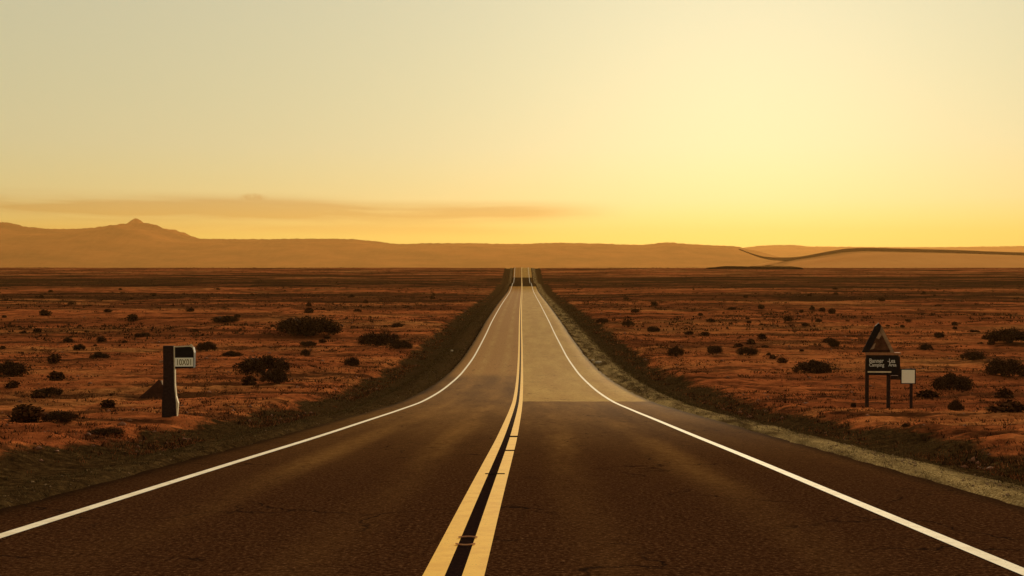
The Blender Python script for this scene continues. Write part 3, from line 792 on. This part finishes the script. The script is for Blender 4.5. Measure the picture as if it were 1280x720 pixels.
# ------------------------------------------------------------------ sky
W = bpy.data.worlds.new('World'); S.world = W; W.use_nodes = True
nt = W.node_tree; bg = nt.nodes['Background']
sky = N(nt, 'ShaderNodeTexSky', sky_type='NISHITA'); sky.sun_disc = False
sky.sun_elevation = SUN_EL; sky.sun_rotation = SUN_AZ
sky.air_density = 1.0; sky.dust_density = 3.0; sky.ozone_density = 1.0; sky.altitude = 800
tc = N(nt, 'ShaderNodeTexCoord'); d = tc.outputs['Generated']
sep = N(nt, 'ShaderNodeSeparateXYZ'); nt.links.new(d, sep.inputs[0])
el = math_n(nt, 'MULTIPLY', math_n(nt, 'ARCSINE', sep.outputs[2]), 57.2958)
az = math_n(nt, 'MULTIPLY', math_n(nt, 'ARCTAN2', sep.outputs[0], sep.outputs[1]), 57.2958)
bw = N(nt, 'ShaderNodeRGBToBW'); nt.links.new(sky.outputs[0], bw.inputs[0])
lum = math_n(nt, 'MULTIPLY', math_n(nt, 'POWER', bw.outputs[0], .24), 4.4)
lum = math_n(nt, 'MULTIPLY', math_n(nt, 'SUBTRACT', 1.0, math_n(nt, 'EXPONENT', math_n(nt, 'DIVIDE', lum, -8.8))), 8.8)
e01 = maprange(nt, el, 0, 30, 0, 1, smooth=False)
tint = ramp(nt, e01, [(0.0, (1.0, .86, .15)), (.05, (1.0, 1.0, .22)), (.11, (1.0, 1.0, .46)), (.2, (1.0, 1.0, .57)), (.45, (1.0, 1.0, .66)), (1, (1.0, .80, .52))])
n = N(nt, 'ShaderNodeVectorMath', operation='SCALE'); nt.links.new(tint, n.inputs[0]); nt.links.new(lum, n.inputs['Scale'])
toned = mix(nt, .04, n.outputs[0], sky.outputs[0])
# thin streaks of cloud low over the hills
cv = N(nt, 'ShaderNodeCombineXYZ'); nt.links.new(az, cv.inputs[0]); nt.links.new(el, cv.inputs[1])
c1 = noise_n(nt, mapping(nt, cv.outputs[0], (.10, 1.6, 1), (2.1, .3, 0)), 1.0, 5, .55, .4)
def band(c0, w, a0, a1):
    v = math_n(nt, 'MULTIPLY', maprange(nt, math_n(nt, 'ABSOLUTE', math_n(nt, 'SUBTRACT', el, c0)), 0, w, 1, 0), maprange(nt, az, a0, a0 + 8, 0, 1))
    return math_n(nt, 'MULTIPLY', v, maprange(nt, az, a1 - 7, a1, 1, 0))
mb = math_n(nt, 'ADD', math_n(nt, 'MULTIPLY', band(2.75, .75, -27, 6.5), 1.2), math_n(nt, 'MULTIPLY', band(1.95, .6, -30, 4), .5))
mb = math_n(nt, 'ADD', mb, math_n(nt, 'MULTIPLY', band(3.0, .8, -36, -6), .9))
cf = math_n(nt, 'MULTIPLY', mb, ramp(nt, c1, [(.30, .3), (.56, 1)]), clamp=True)
def puff(a, e, ra, re):
    q = math_n(nt, 'ADD', math_n(nt, 'POWER', math_n(nt, 'DIVIDE', math_n(nt, 'SUBTRACT', az, a), ra), 2.0), math_n(nt, 'POWER', math_n(nt, 'DIVIDE', math_n(nt, 'SUBTRACT', el, e), re), 2.0))
    return maprange(nt, q, 0, 1, .8, 0)
cf = math_n(nt, 'ADD', cf, math_n(nt, 'MULTIPLY', puff(-13.0, 3.45, .8, .22), ramp(nt, noise_n(nt, cv.outputs[0], 5, 4), [(.4, .4), (.6, 1)])), clamp=True)
toned = mix(nt, math_n(nt, 'MULTIPLY', cf, 1.0), toned, (.74, .62, .54), 'MULTIPLY')
nt.links.new(toned, bg.inputs['Color']); bg.inputs['Strength'].default_value = .12

sun = bpy.data.lights.new('sun', 'SUN'); sun.energy = 5.0; sun.angle = math.radians(.6); sun.color = (1, .80, .50)
so = link(bpy.data.objects.new('sun', sun))
dv = Vector((math.sin(SUN_AZ) * math.cos(SUN_EL), math.cos(SUN_AZ) * math.cos(SUN_EL), math.sin(SUN_EL)))
so.rotation_euler = dv.to_track_quat('Z', 'Y').to_euler(); so.location = (0, 0, 50)

# ------------------------------------------------------------------ camera, view
cam = bpy.data.cameras.new('camera'); co = link(bpy.data.objects.new('camera', cam)); S.camera = co
cam.sensor_width = 36; cam.lens = FPX / 1280 * 36; cam.clip_end = 60000; cam.clip_start = .1
co.location = (0, 0, EYE); co.rotation_euler = (math.radians(90) - PITCH, 0, 0)
S.view_settings.view_transform = 'Standard'; S.view_settings.look = 'None'
S.view_settings.exposure = 0; S.view_settings.gamma = 1
S.cycles.volume_bounces = 0
S.render.resolution_x = 1024; S.render.resolution_y = 576
